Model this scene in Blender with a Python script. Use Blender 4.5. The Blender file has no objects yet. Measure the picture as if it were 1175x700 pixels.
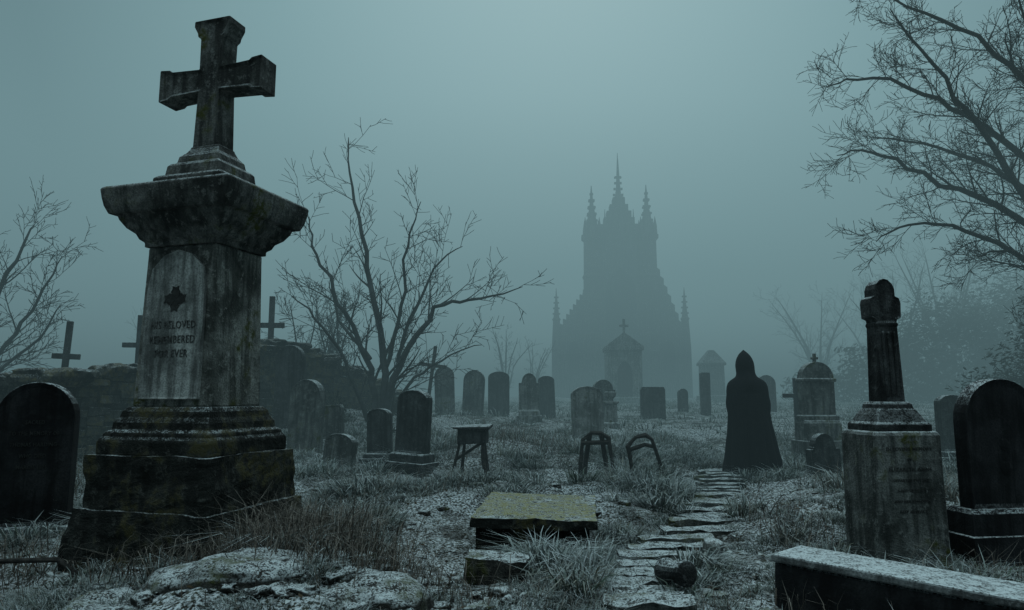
import bpy, bmesh, math, random
import numpy as np
from mathutils import Vector, Matrix, noise
random.seed(7)
rng = np.random.default_rng(7)
scene = bpy.context.scene
R = math.radians

# ------------------------------------------------------------ terrain
PX = [-400, 3, 5, 7, 10, 13, 16, 18, 25, 60, 400]
PZ = [0, .0, .05, .12, .28, .5, .72, .80, .95, 1.3, 1.6]
PATHY = [3.0, 4.2, 5.3, 6.1, 6.7, 9.6, 11, 14]
PATHX = [.7, .80, .97, 1.3, 1.75, 2.85, 3.3, 4.3]
MOUNDS = [(-.25, 10.6, 1.0, .30), (.9, 9.9, .9, .14), (3.0, 7.0, .8, .20), (4.0, 8.2, 1.0, .22), (-1.45, 4.4, .85, .18), (-.3, 8.4, .6, .14), (1.0, 8.3, .45, .14), (.1, 12.3, .8, .18),
          (-2.2, 5.2, 1.2, .14), (-7, 15, 5, .35), (-4.2, 14, 2.5, .4), (1.1, 12, 1.2, .08), (-1.1, 7.6, .7, .14), (1.15, 7.3, .4, .12), (2.3, 11.5, .8, .14), (-2.6, 8.4, .8, .14), (1.75, 5.6, .4, .08)]
def N(x, y, z=0.0):
    return noise.noise(Vector((x, y, z)))
def H(x, y):
    z = float(np.interp(y, PX, PZ))
    k = 1.0 if abs(y) < 40 else .5
    z += N(x*.35, y*.35) * .10 * k + N(x*1.3, y*1.3, 3) * .085 + N(x*3.7, y*3.7, 9) * .05 + N(x*9, y*9, 4) * .014
    for mx, my, r, h in MOUNDS:
        d2 = ((x-mx)**2 + (y-my)**2) / (r*r)
        if d2 < 9: z += h * math.exp(-d2)
    if 3 < y < 12:
        d = abs(x - float(np.interp(y, PATHY, PATHX)))
        if d < .8: z -= .07 * (1 - d/.8)
    return z
def Hpath(y):
    x = float(np.interp(y, PATHY, PATHX)); return sum(H(x, y+k) for k in (-.4, -.2, 0, .2, .4))/5

# ------------------------------------------------------------ helpers
def new_obj(name, mesh, mats=(), loc=(0, 0, 0), rot=(0, 0, 0), parent=None):
    o = bpy.data.objects.new(name, mesh)
    scene.collection.objects.link(o)
    o.location = loc; o.rotation_euler = rot
    if mesh is not None:
        for m in mats: mesh.materials.append(m)
    if parent: o.parent = parent
    return o
def bm_obj(name, bm, mats, loc=(0, 0, 0), rot=(0, 0, 0), parent=None, bevel=.008, smooth=False, seg=2):
    bmesh.ops.recalc_face_normals(bm, faces=bm.faces)
    me = bpy.data.meshes.new(name); bm.to_mesh(me); bm.free()
    if smooth:
        for p in me.polygons: p.use_smooth = True
    o = new_obj(name, me, mats, loc, rot, parent)
    if bevel:
        b = o.modifiers.new('Bevel', 'BEVEL'); b.width = bevel; b.segments = seg
        b.limit_method = 'ANGLE'; b.angle_limit = R(35)
    return o
def loft(bm, secs, cx=0, cy=0, mi=0, rz=0, n=4):
    rings = []
    for s in secs:
        z, w, d = s
        if n == 4: pts = [(-w/2, -d/2), (w/2, -d/2), (w/2, d/2), (-w/2, d/2)]
        else: pts = [(w/2*math.cos(2*math.pi*(i+.5)/n), d/2*math.sin(2*math.pi*(i+.5)/n)) for i in range(n)]
        c, s_ = math.cos(rz), math.sin(rz)
        rings.append([bm.verts.new((cx+x*c-y*s_, cy+x*s_+y*c, z)) for x, y in pts])
    fs = [bm.faces.new(rings[0][::-1]), bm.faces.new(rings[-1])]
    for a, b in zip(rings, rings[1:]):
        for i in range(len(a)):
            j = (i+1) % len(a)
            fs.append(bm.faces.new((a[i], a[j], b[j], b[i])))
    for f in fs: f.material_index = mi
    return fs
def extr(bm, pts, y0, y1, inset=None, mi=0, off=(0, 0, 0)):
    a = [bm.verts.new((p[0]+off[0], y0+off[1], p[1]+off[2])) for p in pts]
    b = [bm.verts.new((p[0]+off[0], y1+off[1], p[1]+off[2])) for p in pts]
    f = bm.faces.new(a); g = bm.faces.new(b[::-1])
    fs = [f, g]
    for i in range(len(a)):
        j = (i+1) % len(a)
        fs.append(bm.faces.new((a[j], a[i], b[i], b[j])))
    for q in fs: q.material_index = mi
    if inset:
        bm.normal_update()
        if f.normal.y > 0: f.normal_flip()
        r = bmesh.ops.inset_individual(bm, faces=[f], thickness=inset[0], depth=0)
        bmesh.ops.translate(bm, verts=list(f.verts), vec=(0, inset[1], 0))
    return f
def box(bm, c, s, rz=0, mi=0, jit=0, tilt=0):
    m = Matrix.Translation(c) @ Matrix.Rotation(rz, 4, 'Z') @ Matrix.Rotation(tilt, 4, 'X') @ Matrix.Diagonal((s[0], s[1], s[2], 1))
    r = bmesh.ops.create_cube(bm, size=1, matrix=m)
    for v in r['verts']:
        if jit: v.co += Vector((random.uniform(-jit, jit) for _ in range(3)))
        for f in v.link_faces: f.material_index = mi
    return r['verts']
def rock(bm, c, s, rz=0, amp=.25, sub=3, mi=0):
    r = bmesh.ops.create_icosphere(bm, subdivisions=sub, radius=.5)
    o = random.uniform(0, 90)
    M = Matrix.Translation(c) @ Matrix.Rotation(rz, 4, 'Z') @ Matrix.Diagonal((s[0], s[1], s[2], 1))
    for v in r['verts']:
        p = v.co.copy()
        q = Vector([math.copysign(abs(k*2)**.62, k)*.5 for k in p])
        q *= 1 + amp*noise.noise(p*3 + Vector((o, 0, 0))) + amp*.5*noise.noise(p*9 + Vector((o, 5, 0)))
        v.co = M @ q
        for f in v.link_faces: f.material_index = mi
def boulder(bm, c, s, rz=0, sub=5):
    r = bmesh.ops.create_icosphere(bm, subdivisions=sub, radius=.5)
    o = Vector((random.uniform(0, 90), 0, 0)); C = Vector(c)
    M = Matrix.Translation(c) @ Matrix.Rotation(rz, 4, 'Z') @ Matrix.Diagonal((s[0], s[1], s[2], 1))
    for v in r['verts']:
        p = v.co.copy()
        w_ = M @ Vector([math.copysign(abs(k*2)**.7, k)*.5 for k in p])
        d = (w_-C).normalized()
        v.co = w_ + d*(noise.noise(w_*2.5+o)*.09 + noise.noise(w_*7+o)*.035 + noise.noise(w_*22+o)*.014)

class Tubes:
    def __init__(s): s.v = []; s.f = []
    def add(s, pts, rad, sides=5):
        base = len(s.v); n = len(pts)
        up = Vector((.31, .2, .93))
        for i, p in enumerate(pts):
            t = (pts[min(i+1, n-1)] - pts[max(i-1, 0)]).normalized()
            a = t.cross(up)
            if a.length < .05: a = t.cross(Vector((1, 0, 0)))
            a.normalize(); b = t.cross(a)
            for k in range(sides):
                an = 2*math.pi*k/sides
                s.v.append(p + (a*math.cos(an) + b*math.sin(an))*rad[i])
        for i in range(n-1):
            for k in range(sides):
                k2 = (k+1) % sides
                s.f.append((base+i*sides+k, base+i*sides+k2, base+(i+1)*sides+k2, base+(i+1)*sides+k))
    def obj(s, name, mats, loc=(0, 0, 0), rot=(0, 0, 0), parent=None, smooth=True):
        me = bpy.data.meshes.new(name); me.from_pydata([tuple(v) for v in s.v], [], s.f)
        if smooth: me.polygons.foreach_set('use_smooth', [True]*len(me.polygons))
        return new_obj(name, me, mats, loc, rot, parent)

# ------------------------------------------------------------ materials
def nt(name):
    m = bpy.data.materials.new(name); m.use_nodes = True
    t = m.node_tree; return m, t, t.nodes['Principled BSDF']
def node(t, ty, **kw):
    n = t.nodes.new(ty)
    for k, v in kw.items(): setattr(n, k, v)
    return n
def ramp(t, src, stops):
    r = node(t, 'ShaderNodeValToRGB'); e = r.color_ramp.elements
    while len(e) < len(stops): e.new(.5)
    for i, (p, c) in enumerate(stops):
        e[i].position = p; e[i].color = (c, c, c, 1) if not hasattr(c, '__len__') else (*c, 1)
    t.links.new(src, r.inputs[0]); return r.outputs[0]
def mix(t, f, a, b, mode='MIX'):
    m = node(t, 'ShaderNodeMix', data_type='RGBA', blend_type=mode)
    for s, v in ((0, f), (6, a), (7, b)):
        if hasattr(v, 'is_output'): t.links.new(v, m.inputs[s])
        elif s == 0: m.inputs[0].default_value = v
        else: m.inputs[s].default_value = (*v, 1)
    return m.outputs[2]
def math_n(t, op, a, b=None):
    m = node(t, 'ShaderNodeMath', operation=op)
    for i, v in enumerate((a, b)):
        if v is None: continue
        if hasattr(v, 'is_output'): t.links.new(v, m.inputs[i])
        else: m.inputs[i].default_value = v
    return m.outputs[0]
def noise_n(t, vec, scale, detail=4, rough=.6):
    n = node(t, 'ShaderNodeTexNoise'); n.inputs['Scale'].default_value = scale
    n.inputs['Detail'].default_value = min(detail, 4); n.inputs['Roughness'].default_value = rough
    t.links.new(vec, n.inputs['Vector']); return n.outputs['Fac']
def stone(name, light, dark, frost=.5, moss=.0, bump=.35, bias=.5, mosscol=(.05, .055, .015), spots=.3, frostcol=(.55, .61, .62), upmin=.35):
    m, t, bs = nt(name)
    tc = node(t, 'ShaderNodeTexCoord'); oi = node(t, 'ShaderNodeObjectInfo')
    ad = node(t, 'ShaderNodeVectorMath', operation='ADD')
    sc = math_n(t, 'MULTIPLY', oi.outputs['Random'], 37.0)
    t.links.new(tc.outputs['Object'], ad.inputs[0]); t.links.new(sc, ad.inputs[1])
    v = ad.outputs[0]
    n1 = noise_n(t, v, 2.6, 3, .65); n2 = noise_n(t, v, 14, 4, .7); n3 = noise_n(t, v, 75, 2, .65)
    mp = node(t, 'ShaderNodeMapping'); mp.inputs['Scale'].default_value = (9, 9, .9); t.links.new(v, mp.inputs[0])
    ns = noise_n(t, mp.outputs[0], 1.3, 3, .65)
    a = ramp(t, n1, [(bias-.12, 0.), (bias+.12, 1.)])
    c = mix(t, a, dark, light)
    s = ramp(t, ns, [(.40, 1.), (.56, 0.)])
    c = mix(t, math_n(t, 'MULTIPLY', s, .75), c, tuple(k*.4 for k in dark))
    c = mix(t, math_n(t, 'MULTIPLY', ramp(t, n2, [(.56, 0.), (.64, 1.)]), spots), c, tuple(min(1, k*1.8+.02) for k in light))
    c = mix(t, ramp(t, n3, [(.38, .5), (.56, 0.)]), c, tuple(k*.4 for k in dark))
    geo = node(t, 'ShaderNodeNewGeometry'); sx = node(t, 'ShaderNodeSeparateXYZ')
    t.links.new(geo.outputs['Normal'], sx.inputs[0])
    upm = node(t, 'ShaderNodeMapRange'); upm.inputs[1].default_value = upmin; upm.inputs[2].default_value = .9
    t.links.new(sx.outputs[2], upm.inputs[0])
    if frost:
        nf = math_n(t, 'ADD', math_n(t, 'MULTIPLY', n2, .45), math_n(t, 'MULTIPLY', n3, .55))
        fr = math_n(t, 'MULTIPLY', upm.outputs[0], ramp(t, nf, [(.60-frost*.22, 0.), (.70-frost*.22, 1.)]))
        fr = math_n(t, 'MULTIPLY', fr, .85)
    if moss:
        mm = math_n(t, 'MULTIPLY', ramp(t, n1, [(.62-moss*.3, 0.), (.70-moss*.3, 1.)]), ramp(t, n2, [(.42, 0.), (.55, 1.)]))
        c = mix(t, mm, c, mosscol)
        if frost: fr = math_n(t, 'MULTIPLY', fr, math_n(t, 'SUBTRACT', 1.0, math_n(t, 'MULTIPLY', mm, .8)))
    if frost: c = mix(t, fr, c, frostcol)
    t.links.new(c, bs.inputs['Base Color'])
    bs.inputs['Roughness'].default_value = .85; bs.inputs['Specular IOR Level'].default_value = .2
    b = node(t, 'ShaderNodeBump'); b.inputs['Strength'].default_value = bump; b.inputs['Distance'].default_value = .03
    h = math_n(t, 'ADD', n2, math_n(t, 'MULTIPLY', n3, .35))
    t.links.new(h, b.inputs['Height']); t.links.new(b.outputs[0], bs.inputs['Normal'])
    return m
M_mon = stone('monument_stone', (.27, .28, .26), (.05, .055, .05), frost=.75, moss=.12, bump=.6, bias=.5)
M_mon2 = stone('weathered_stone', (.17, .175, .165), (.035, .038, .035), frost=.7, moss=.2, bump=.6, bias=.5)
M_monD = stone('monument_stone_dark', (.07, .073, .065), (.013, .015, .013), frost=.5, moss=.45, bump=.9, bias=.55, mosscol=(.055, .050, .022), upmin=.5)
M_panel = stone('marble_panel', (.42, .44, .42), (.12, .13, .125), frost=0, bump=.3, bias=.45, spots=.15)
M_dark = stone('dark_headstone', (.075, .08, .08), (.016, .018, .018), frost=.7, bump=.6, bias=.5)
M_black = stone('black_headstone', (.026, .028, .030), (.008, .009, .010), frost=.6, bump=.3, bias=.5, spots=.12)
M_grey = stone('grey_headstone', (.20, .21, .20), (.045, .05, .047), frost=.75, bump=.6, moss=.15)
M_pale = stone('pale_headstone', (.34, .35, .34), (.11, .12, .11), frost=.75, bump=.4, moss=.1)
M_slab = stone('ledger_slab', (.14, .14, .11), (.035, .036, .028), frost=.70, moss=.85, bump=.9, mosscol=(.17, .155, .035))
M_lid = stone('coffin_lid', (.22, .235, .235), (.08, .085, .085), frost=.8, bump=.4, bias=.5)
M_step = stone('step_stone', (.16, .17, .16), (.04, .045, .04), frost=.74, moss=.3, bump=.9, upmin=.6)
M_rock = stone('rubble', (.07, .07, .062), (.018, .018, .016), frost=.76, moss=.3, bump=1.0)
M_wall = stone('wall_stone', (.12, .12, .105), (.03, .031, .028), frost=.5, moss=.5, bump=.9, mosscol=(.09, .075, .035))
M_church = stone('church_stone', (.14, .145, .14), (.07, .07, .07), frost=0, bump=.3)
def flat(name, col, rough=.8, spec=.3, bump=0, scale=20, dark=None):
    m, t, bs = nt(name)
    tc = node(t, 'ShaderNodeTexCoord'); n = noise_n(t, tc.outputs['Object'], scale, 3, .65)
    c = mix(t, ramp(t, n, [(.35, 0.), (.65, 1.)]), dark or tuple(k*.5 for k in col), col)
    t.links.new(c, bs.inputs['Base Color']); bs.inputs['Roughness'].default_value = rough
    bs.inputs['Specular IOR Level'].default_value = spec
    if bump:
        b = node(t, 'ShaderNodeBump'); b.inputs['Strength'].default_value = bump; b.inputs['Distance'].default_value = .02
        t.links.new(n, b.inputs['Height']); t.links.new(b.outputs[0], bs.inputs['Normal'])
    return m
M_letter = flat('inscription', (.11, .114, .11), .9, .2, 0, 28, (.015, .016, .015))
M_emblem = flat('emblem_stone', (.045, .047, .045), .9, .2, .4, 30)
M_bark = flat('bark', (.045, .042, .038), .9, .2, 0, 30, (.015, .015, .013))
M_twig = flat('frosted_twig', (.07, .078, .078), .9, .2, 0, 3, (.025, .027, .025))
M_wood = flat('weathered_wood', (.04, .037, .033), .85, .2, .6, 25, (.015, .015, .014))
M_cloth = flat('black_cloth', (.012, .013, .015), .95, .1, .3, 60, (.008, .009, .010))
M_skin = flat('skin', (.35, .26, .21), .6)
M_glass = flat('dark_opening', (.02, .022, .024), .5)
M_leafE = flat('evergreen_leaf', (.02, .03, .018), .8, .2, 0, 1.5, (.008, .012, .008))
def vcol(name, rough=.8):
    m, t, bs = nt(name)
    t.nodes.remove(bs)
    d = node(t, 'ShaderNodeBsdfDiffuse'); t.links.new(d.outputs[0], t.nodes['Material Output'].inputs[0])
    a = node(t, 'ShaderNodeAttribute', attribute_name='Col')
    t.links.new(a.outputs['Color'], d.inputs['Color'])
    return m
M_grass = vcol('frosty_grass_blades'); M_weed = vcol('dry_weed_stalks'); M_leaf = vcol('dead_leaves')
M_ground, t, bs = nt('frozen_ground')
tc = node(t, 'ShaderNodeTexCoord'); v = tc.outputs['Object']
n1 = noise_n(t, v, .9, 3, .6); n2 = noise_n(t, v, 4, 4, .7); n3 = noise_n(t, v, 42, 4, .7)
c = mix(t, ramp(t, n2, [(.4, 0.), (.6, 1.)]), (.022, .021, .016), (.055, .06, .045))
fr = math_n(t, 'MULTIPLY', ramp(t, n3, [(.45, 0.), (.57, 1.)]), ramp(t, math_n(t, 'ADD', math_n(t, 'MULTIPLY', n2, .5), math_n(t, 'MULTIPLY', n1, .5)), [(.40, .18), (.53, 1.)]))
c = mix(t, fr, c, (.58, .63, .65))
t.links.new(c, bs.inputs['Base Color']); bs.inputs['Roughness'].default_value = .95; bs.inputs['Specular IOR Level'].default_value = .1
b = node(t, 'ShaderNodeBump'); b.inputs['Strength'].default_value = 1.0; b.inputs['Distance'].default_value = .05
t.links.new(math_n(t, 'ADD', n2, math_n(t, 'MULTIPLY', n3, .5)), b.inputs['Height']); t.links.new(b.outputs[0], bs.inputs['Normal'])

# ------------------------------------------------------------ ground sheet
def spaced(lo, hi, fine, far):
    mid = list(np.arange(lo, hi, fine)); s = fine; a = hi; out = []
    while a < far: out.append(a); s *= 1.25; a += s
    b = lo; s = fine; neg = []
    while b > -far: s *= 1.25; b -= s; neg.append(b)
    return neg[::-1] + mid + out
xs = spaced(-8, 8, .08, 450); ys = spaced(2.5, 16, .07, 450)
verts = [(x, y, H(x, y)) for y in ys for x in xs]; nx = len(xs)
faces = [(j*nx+i, j*nx+i+1, (j+1)*nx+i+1, (j+1)*nx+i) for j in range(len(ys)-1) for i in range(nx-1)]
me = bpy.data.meshes.new('ground'); me.from_pydata(verts, [], faces)
me.polygons.foreach_set('use_smooth', [True]*len(faces))
new_obj('ground', me, [M_ground])

EXCL = []
def excl(x, y, w, d, rz=0): EXCL.append((x, y, w/2, d/2, math.cos(rz), math.sin(rz)))
def blocked(x, y):
    for cx, cy, w, d, c, s in EXCL:
        dx, dy = x-cx, y-cy
        if abs(dx*c+dy*s) < w and abs(-dx*s+dy*c) < d: return True
    return False

# ------------------------------------------------------------ big cross monument
mx, my, mr = -2.45, 5.5, R(-17)
excl(mx, my, 1.15, 1.1, mr)
mon = new_obj('stone_cross_monument', None, loc=(mx, my, 0), rot=(0, 0, mr))
def rough_block(secs_list, cuts, amp, name, mat):
    bm = bmesh.new()
    for secs in secs_list: loft(bm, secs)
    bmesh.ops.subdivide_edges(bm, edges=bm.edges[:], cuts=cuts, use_grid_fill=True)
    for v in bm.verts:
        d = (noise.noise(v.co*2.3)*.05 + noise.noise(v.co*7)*.03 + noise.noise(v.co*18)*.014)*amp
        n = Vector((v.co.x, v.co.y, 0)).normalized()
        v.co += n*d; v.co.z += noise.noise(v.co*5+Vector((4, 4, 4)))*.015*amp
    bm_obj(name, bm, [mat], parent=mon, bevel=0, smooth=False)
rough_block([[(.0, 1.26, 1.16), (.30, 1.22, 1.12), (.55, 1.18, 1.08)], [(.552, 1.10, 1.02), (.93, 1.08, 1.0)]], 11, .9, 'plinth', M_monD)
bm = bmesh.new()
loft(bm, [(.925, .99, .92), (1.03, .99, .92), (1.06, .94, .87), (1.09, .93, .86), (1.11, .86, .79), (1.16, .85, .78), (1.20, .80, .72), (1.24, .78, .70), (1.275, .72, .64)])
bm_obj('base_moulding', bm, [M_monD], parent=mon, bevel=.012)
bm = bmesh.new()
loft(bm, [(1.27, .69, .60), (2.44, .64, .55), (2.50, .64, .55)])
bm_obj('shaft', bm, [M_mon], parent=mon, bevel=.018)
bm = bmesh.new()
pts = [(-.27, 1.33), (.27, 1.33), (.262, 2.18), (.23, 2.32), (.13, 2.42), (0, 2.46), (-.13, 2.42), (-.23, 2.32), (-.262, 2.18)]
extr(bm, pts, -.335, -.26, inset=(.025, .010))
for v in bm.verts: v.co.y += (v.co.z-1.27)*.0214
bm_obj('tablet', bm, [M_panel], parent=mon, bevel=.006)
bm = bmesh.new()
loft(bm, [(2.50, .68, .59), (2.535, .68, .59), (2.56, .74, .65), (2.60, .78, .68), (2.64, .88, .77), (2.70, .96, .84), (2.735, .98, .86), (2.74, 1.08, .93),
          (2.80, 1.13, .98), (2.86, 1.16, 1.0), (2.93, 1.18, 1.02), (2.95, 1.15, .99), (2.985, .78, .70)])
bm_obj('cornice', bm, [M_mon2], parent=mon, bevel=.008)
bm = bmesh.new()
loft(bm, [(2.97, .64, .56), (3.06, .64, .56), (3.08, .60, .52), (3.09, .52, .45), (3.17, .50, .43), (3.19, .46, .40), (3.205, .40, .34), (3.26, .38, .32), (3.30, .31, .25), (3.34, .28, .20), (3.36, .27, .19)])
bm_obj('cross_steps', bm, [M_mon2], parent=mon, bevel=.008)
bm = bmesh.new()
Z0 = 3.35
cr = [(-.12, 0), (.12, 0), (.10, .49), (.38, .475), (.405, .455), (.50, .445), (.50, .725), (.405, .715), (.38, .695), (.10, .68), (.105, .95), (.135, .97), (.14, 1.0), (.175, 1.06), (.175, 1.11),
      (-.175, 1.11), (-.175, 1.06), (-.14, 1.0), (-.135, .97), (-.105, .95), (-.10, .68), (-.38, .695), (-.405, .715), (-.50, .725), (-.50, .445), (-.405, .455), (-.38, .475), (-.10, .49)]
extr(bm, [(x, z+Z0-.01) for x, z in cr], -.10, .10, inset=(.028, .018))
bm_obj('cross', bm, [M_mon2], parent=mon, bevel=.010)
bm = bmesh.new()
ye = -.325+(2.08-1.27)*.0214
for k in range(4):
    a = k*math.pi/2
    p = [(.010, .0), (.016, .035), (.045, .05), (.028, .075), (.03, .10), (0, .088), (-.03, .10), (-.028, .075), (-.045, .05), (-.016, .035), (-.010, 0)]
    extr(bm, [(x*math.cos(a)-z*math.sin(a), x*math.sin(a)+z*math.cos(a)+2.08) for x, z in p], ye-.004-.0005*k, ye+.02)
for k in range(4):
    a = k*math.pi/2+math.pi/4
    p = [(.006, .0), (.012, .045), (0, .06), (-.012, .045), (-.006, 0)]
    extr(bm, [(x*math.cos(a)-z*math.sin(a), x*math.sin(a)+z*math.cos(a)+2.08) for x, z in p], ye-.0065-.0004*k, ye+.02)
bm_obj('carved_emblem', bm, [M_emblem], parent=mon, bevel=0)
def text(s, size, loc, parent, rot=(R(90), 0, 0), mat=None, name='inscription', sx=1):
    cu = bpy.data.curves.new(name, 'FONT'); cu.body = s; cu.size = size; cu.align_x = 'CENTER'; cu.extrude = .002; cu.offset = size*.006
    cu.resolution_u = 2; cu.space_character = 1.1
    cu.materials.append(mat or M_letter)
    o = bpy.data.objects.new(name, cu); scene.collection.objects.link(o)
    o.location = loc; o.rotation_euler = rot; o.parent = parent; o.scale = (sx, 1, 1)
for i, (s, sz, z) in enumerate([("HIS BELOVED", .082, 1.855), ("REMEMBERED", .082, 1.745), ("FOR EVER", .082, 1.64)]):
    text(s, sz, (0, -.3262+(z-1.27)*.0214, z), mon, sx=.78, rot=(R(91.2), 0, 0))

# ------------------------------------------------------------ headstones
def profile(style, w, h):
    a = w/2; p = [(-a, 0), (a, 0)]
    if style == 'round':
        for i in range(17):
            th = math.pi*i/16; p.append((a*math.cos(th), h-a+a*math.sin(th)))
    elif style == 'segment':
        r = w*.28
        for i in range(13):
            th = math.pi*i/12; p.append((a*math.cos(th), h-r+r*math.sin(th)))
    elif style == 'gothic':
        for i in range(9):
            th = R(60)*i/8; p.append((-a+w*math.cos(th), h-w*.866+w*math.sin(th)))
        for i in range(7, -1, -1):
            th = R(60)*i/8; p.append((a-w*math.cos(th), h-w*.866+w*math.sin(th)))
    elif style == 'shoulder':
        s = h-a*.95; p += [(a, s), (a*.74, s), (a*.74, s+a*.12)]
        for i in range(13):
            th = math.pi*i/12; p.append((a*.70*math.cos(th), s+a*.14+a*.80*math.sin(th)))
        p += [(-a*.74, s+a*.12), (-a*.74, s), (-a, s)]
    else:
        c = w*.12; p += [(a, h-c), (a-c*.5, h), (-a+c*.5, h), (-a, h-c)]
    q = [p[0]]
    for k in p[1:]:
        if (Vector(k)-Vector(q[-1])).length > 1e-4: q.append(k)
    return q
def headstone(x, y, w, h, style='round', t=.12, mat=None, rz=0, lean=0, side=0, plinth=None, inset=True, extra=None, name='headstone'):
    bm = bmesh.new(); z = -.15
    if plinth:
        ph, pw = plinth
        loft(bm, [(-.15, pw, t+.26), (ph*.55, pw, t+.26)])
        loft(bm, [(ph*.55-.002, pw-.08, t+.17), (ph*.93, pw-.10, t+.15), (ph, pw-.14, t+.09)])
        z = ph-.003
    P = [(a, b+z) for a, b in profile(style, w, h-z)]
    extr(bm, P, -t/2, t/2, inset=(min(.05, w*.09), .016) if inset else None)
    if extra: extra(bm)
    excl(x, y, w+.05, t+.15, rz)
    return bm_obj(name, bm, [mat or M_grey], loc=(x, y, H(x, y)-.03), rot=(lean, side, rz), bevel=.01)
def relief(bm):
    p = profile('round', .40, .62); extr(bm, [(a, b+.62) for a, b in p], -.052, -.03, inset=(.02, .012))
    for (cx, cz, s) in [(0, 1.0, .05), (0, .9, .075), (0, .80, .065), (.0, .72, .08)]:
        bmesh.ops.create_icosphere(bm, subdivisions=2, radius=s, matrix=Matrix.Translation((cx, -.035, cz)) @ Matrix.Diagonal((1, .35, 1.1, 1)))
headstone(3.88, 5.65, .66, 1.42, 'round', .14, M_black, rz=R(8), plinth=(.42, .92), extra=relief)
hs = headstone(-4.36, 6.5, .64, 1.38, 'round', .16, M_black, rz=R(14), plinth=(.10, .84))
for i, s in enumerate(["SACRED", "TO THE MEMORY OF", "THOMAS HARDING", "WHO DIED", "MARCH 1871"]):
    text(s, .05, (0, -.0675, 1.0-i*.1), hs, sx=.8, mat=M_emblem)
headstone(-3.22, 11, .55, 1.15, 'round', .16, M_grey, rz=R(-18), side=R(2), inset=True)
headstone(-3.8, 12.0, .5, 1.45, 'round', .14, M_dark, rz=R(-10))
headstone(-2.95, 11.6, .4, .58, 'square', .14, M_grey, rz=R(-10), side=R(-3))
headstone(-2.42, 9.9, .46, .46, 'segment', .15, M_grey, rz=R(-22), side=R(5), lean=R(-4))
headstone(-1.93, 10.4, .36, .80, 'segment', .14, M_dark, rz=R(-20), side=R(-2), plinth=(.16, .48))
headstone(-1.38, 9.75, .47, 1.12, 'segment', .17, M_dark, rz=R(-24), side=R(2.5), plinth=(.27, .62))
headstone(-1.61, 17, .48, 1.22, 'round', .15, M_grey, rz=.1, side=R(-2))
headstone(-.97, 17.3, .52, 1.2, 'round', .15, M_grey, rz=-.1, side=R(2.5))
headstone(-.35, 18.5, .56, 1.2, 'segment', .15, M_dark, rz=.05)
headstone(.38, 15.6, .46, 1.07, 'shoulder', .14, M_pale, plinth=(.25, .56))
headstone(.96, 19, .44, 1.15, 'segment', .14, M_dark, rz=-.1, side=R(-2))
headstone(1.40, 13, .58, .98, 'segment', .14, M_pale, rz=.08, side=R(-1.5))
headstone(2.2, 17, .48, 1.0, 'round', .14, M_grey, rz=.1)
headstone(3.6, 18, .62, .86, 'square', .18, M_dark)
headstone(3.0, 24, .5, 1.0, 'round', .14, M_grey)
headstone(5.5, 20, .26, 1.2, 'square', .2, M_dark)
headstone(5.1, 21, .3, .7, 'round', .14, M_dark)
headstone(7.6, 21, .55, 1.1, 'round', .14, M_dark)
headstone(-4.9, 19, .5, 1.1, 'round', .14, M_dark)
headstone(4.28, 9.75, .44, .58, 'shoulder', .13, M_dark, rz=R(8), side=R(-2.5))
headstone(6.85, 11.0, .46, 1.06, 'segment', .14, M_dark, rz=.1, plinth=(.2, .6))
def finial(bm):
    extr(bm, [(a*.11+0, b*.13+1.60) for a, b in [(-.2, 0), (.2, 0), (.18, .45), (.5, .45), (.5, .75), (.18, .75), (.18, 1.2), (-.18, 1.2), (-.18, .75), (-.5, .75), (-.5, .45), (-.18, .45)]], -.03, .03)
    loft(bm, [(.70, .62, .22), (.76, .62, .22), (.78, .58, .18)])
    loft(bm, [(1.30, .58, .20), (1.34, .60, .22), (1.36, .56, .18)])
headstone(4.85, 11.2, .54, 1.62, 'round', .16, M_grey, rz=R(6), plinth=(.70, .72), extra=finial, name='headstone')

def grave_cross(x, y, h, w, t=.09, mat=M_dark, rz=0, lean=0, base=True, name='grave_cross'):
    bm = bmesh.new(); a = t/2; zc = h*.72
    extr(bm, [(-a, -.2), (a, -.2), (a, zc-a), (w/2, zc-a), (w/2, zc+a), (a, zc+a), (a, h), (-a, h), (-a, zc+a), (-w/2, zc+a), (-w/2, zc-a), (-a, zc-a)], -t*.4, t*.4)
    if base: loft(bm, [(-.2, t*4.5, t*4), (.22, t*4.2, t*3.6), (.24, t*3, t*2.6), (.42, t*2.6, t*2.2)])
    return bm_obj(name, bm, [mat], loc=(x, y, H(x, y)-.03), rot=(0, lean, rz), bevel=.008)
grave_cross(-7.28, 11.3, 2.05, .40, rz=.3, base=False, lean=R(2))
grave_cross(-6.75, 12.6, 1.95, .55, rz=.2)
grave_cross(-4.72, 13.6, 2.05, .50, t=.10, rz=.1, base=False)
grave_cross(-1.95, 16, 1.6, .62, t=.08, mat=M_wood, lean=R(7), base=False, rz=.2)
grave_cross(5.45, 13.5, 1.2, .5, t=.08, rz=.05, base=False)

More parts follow.
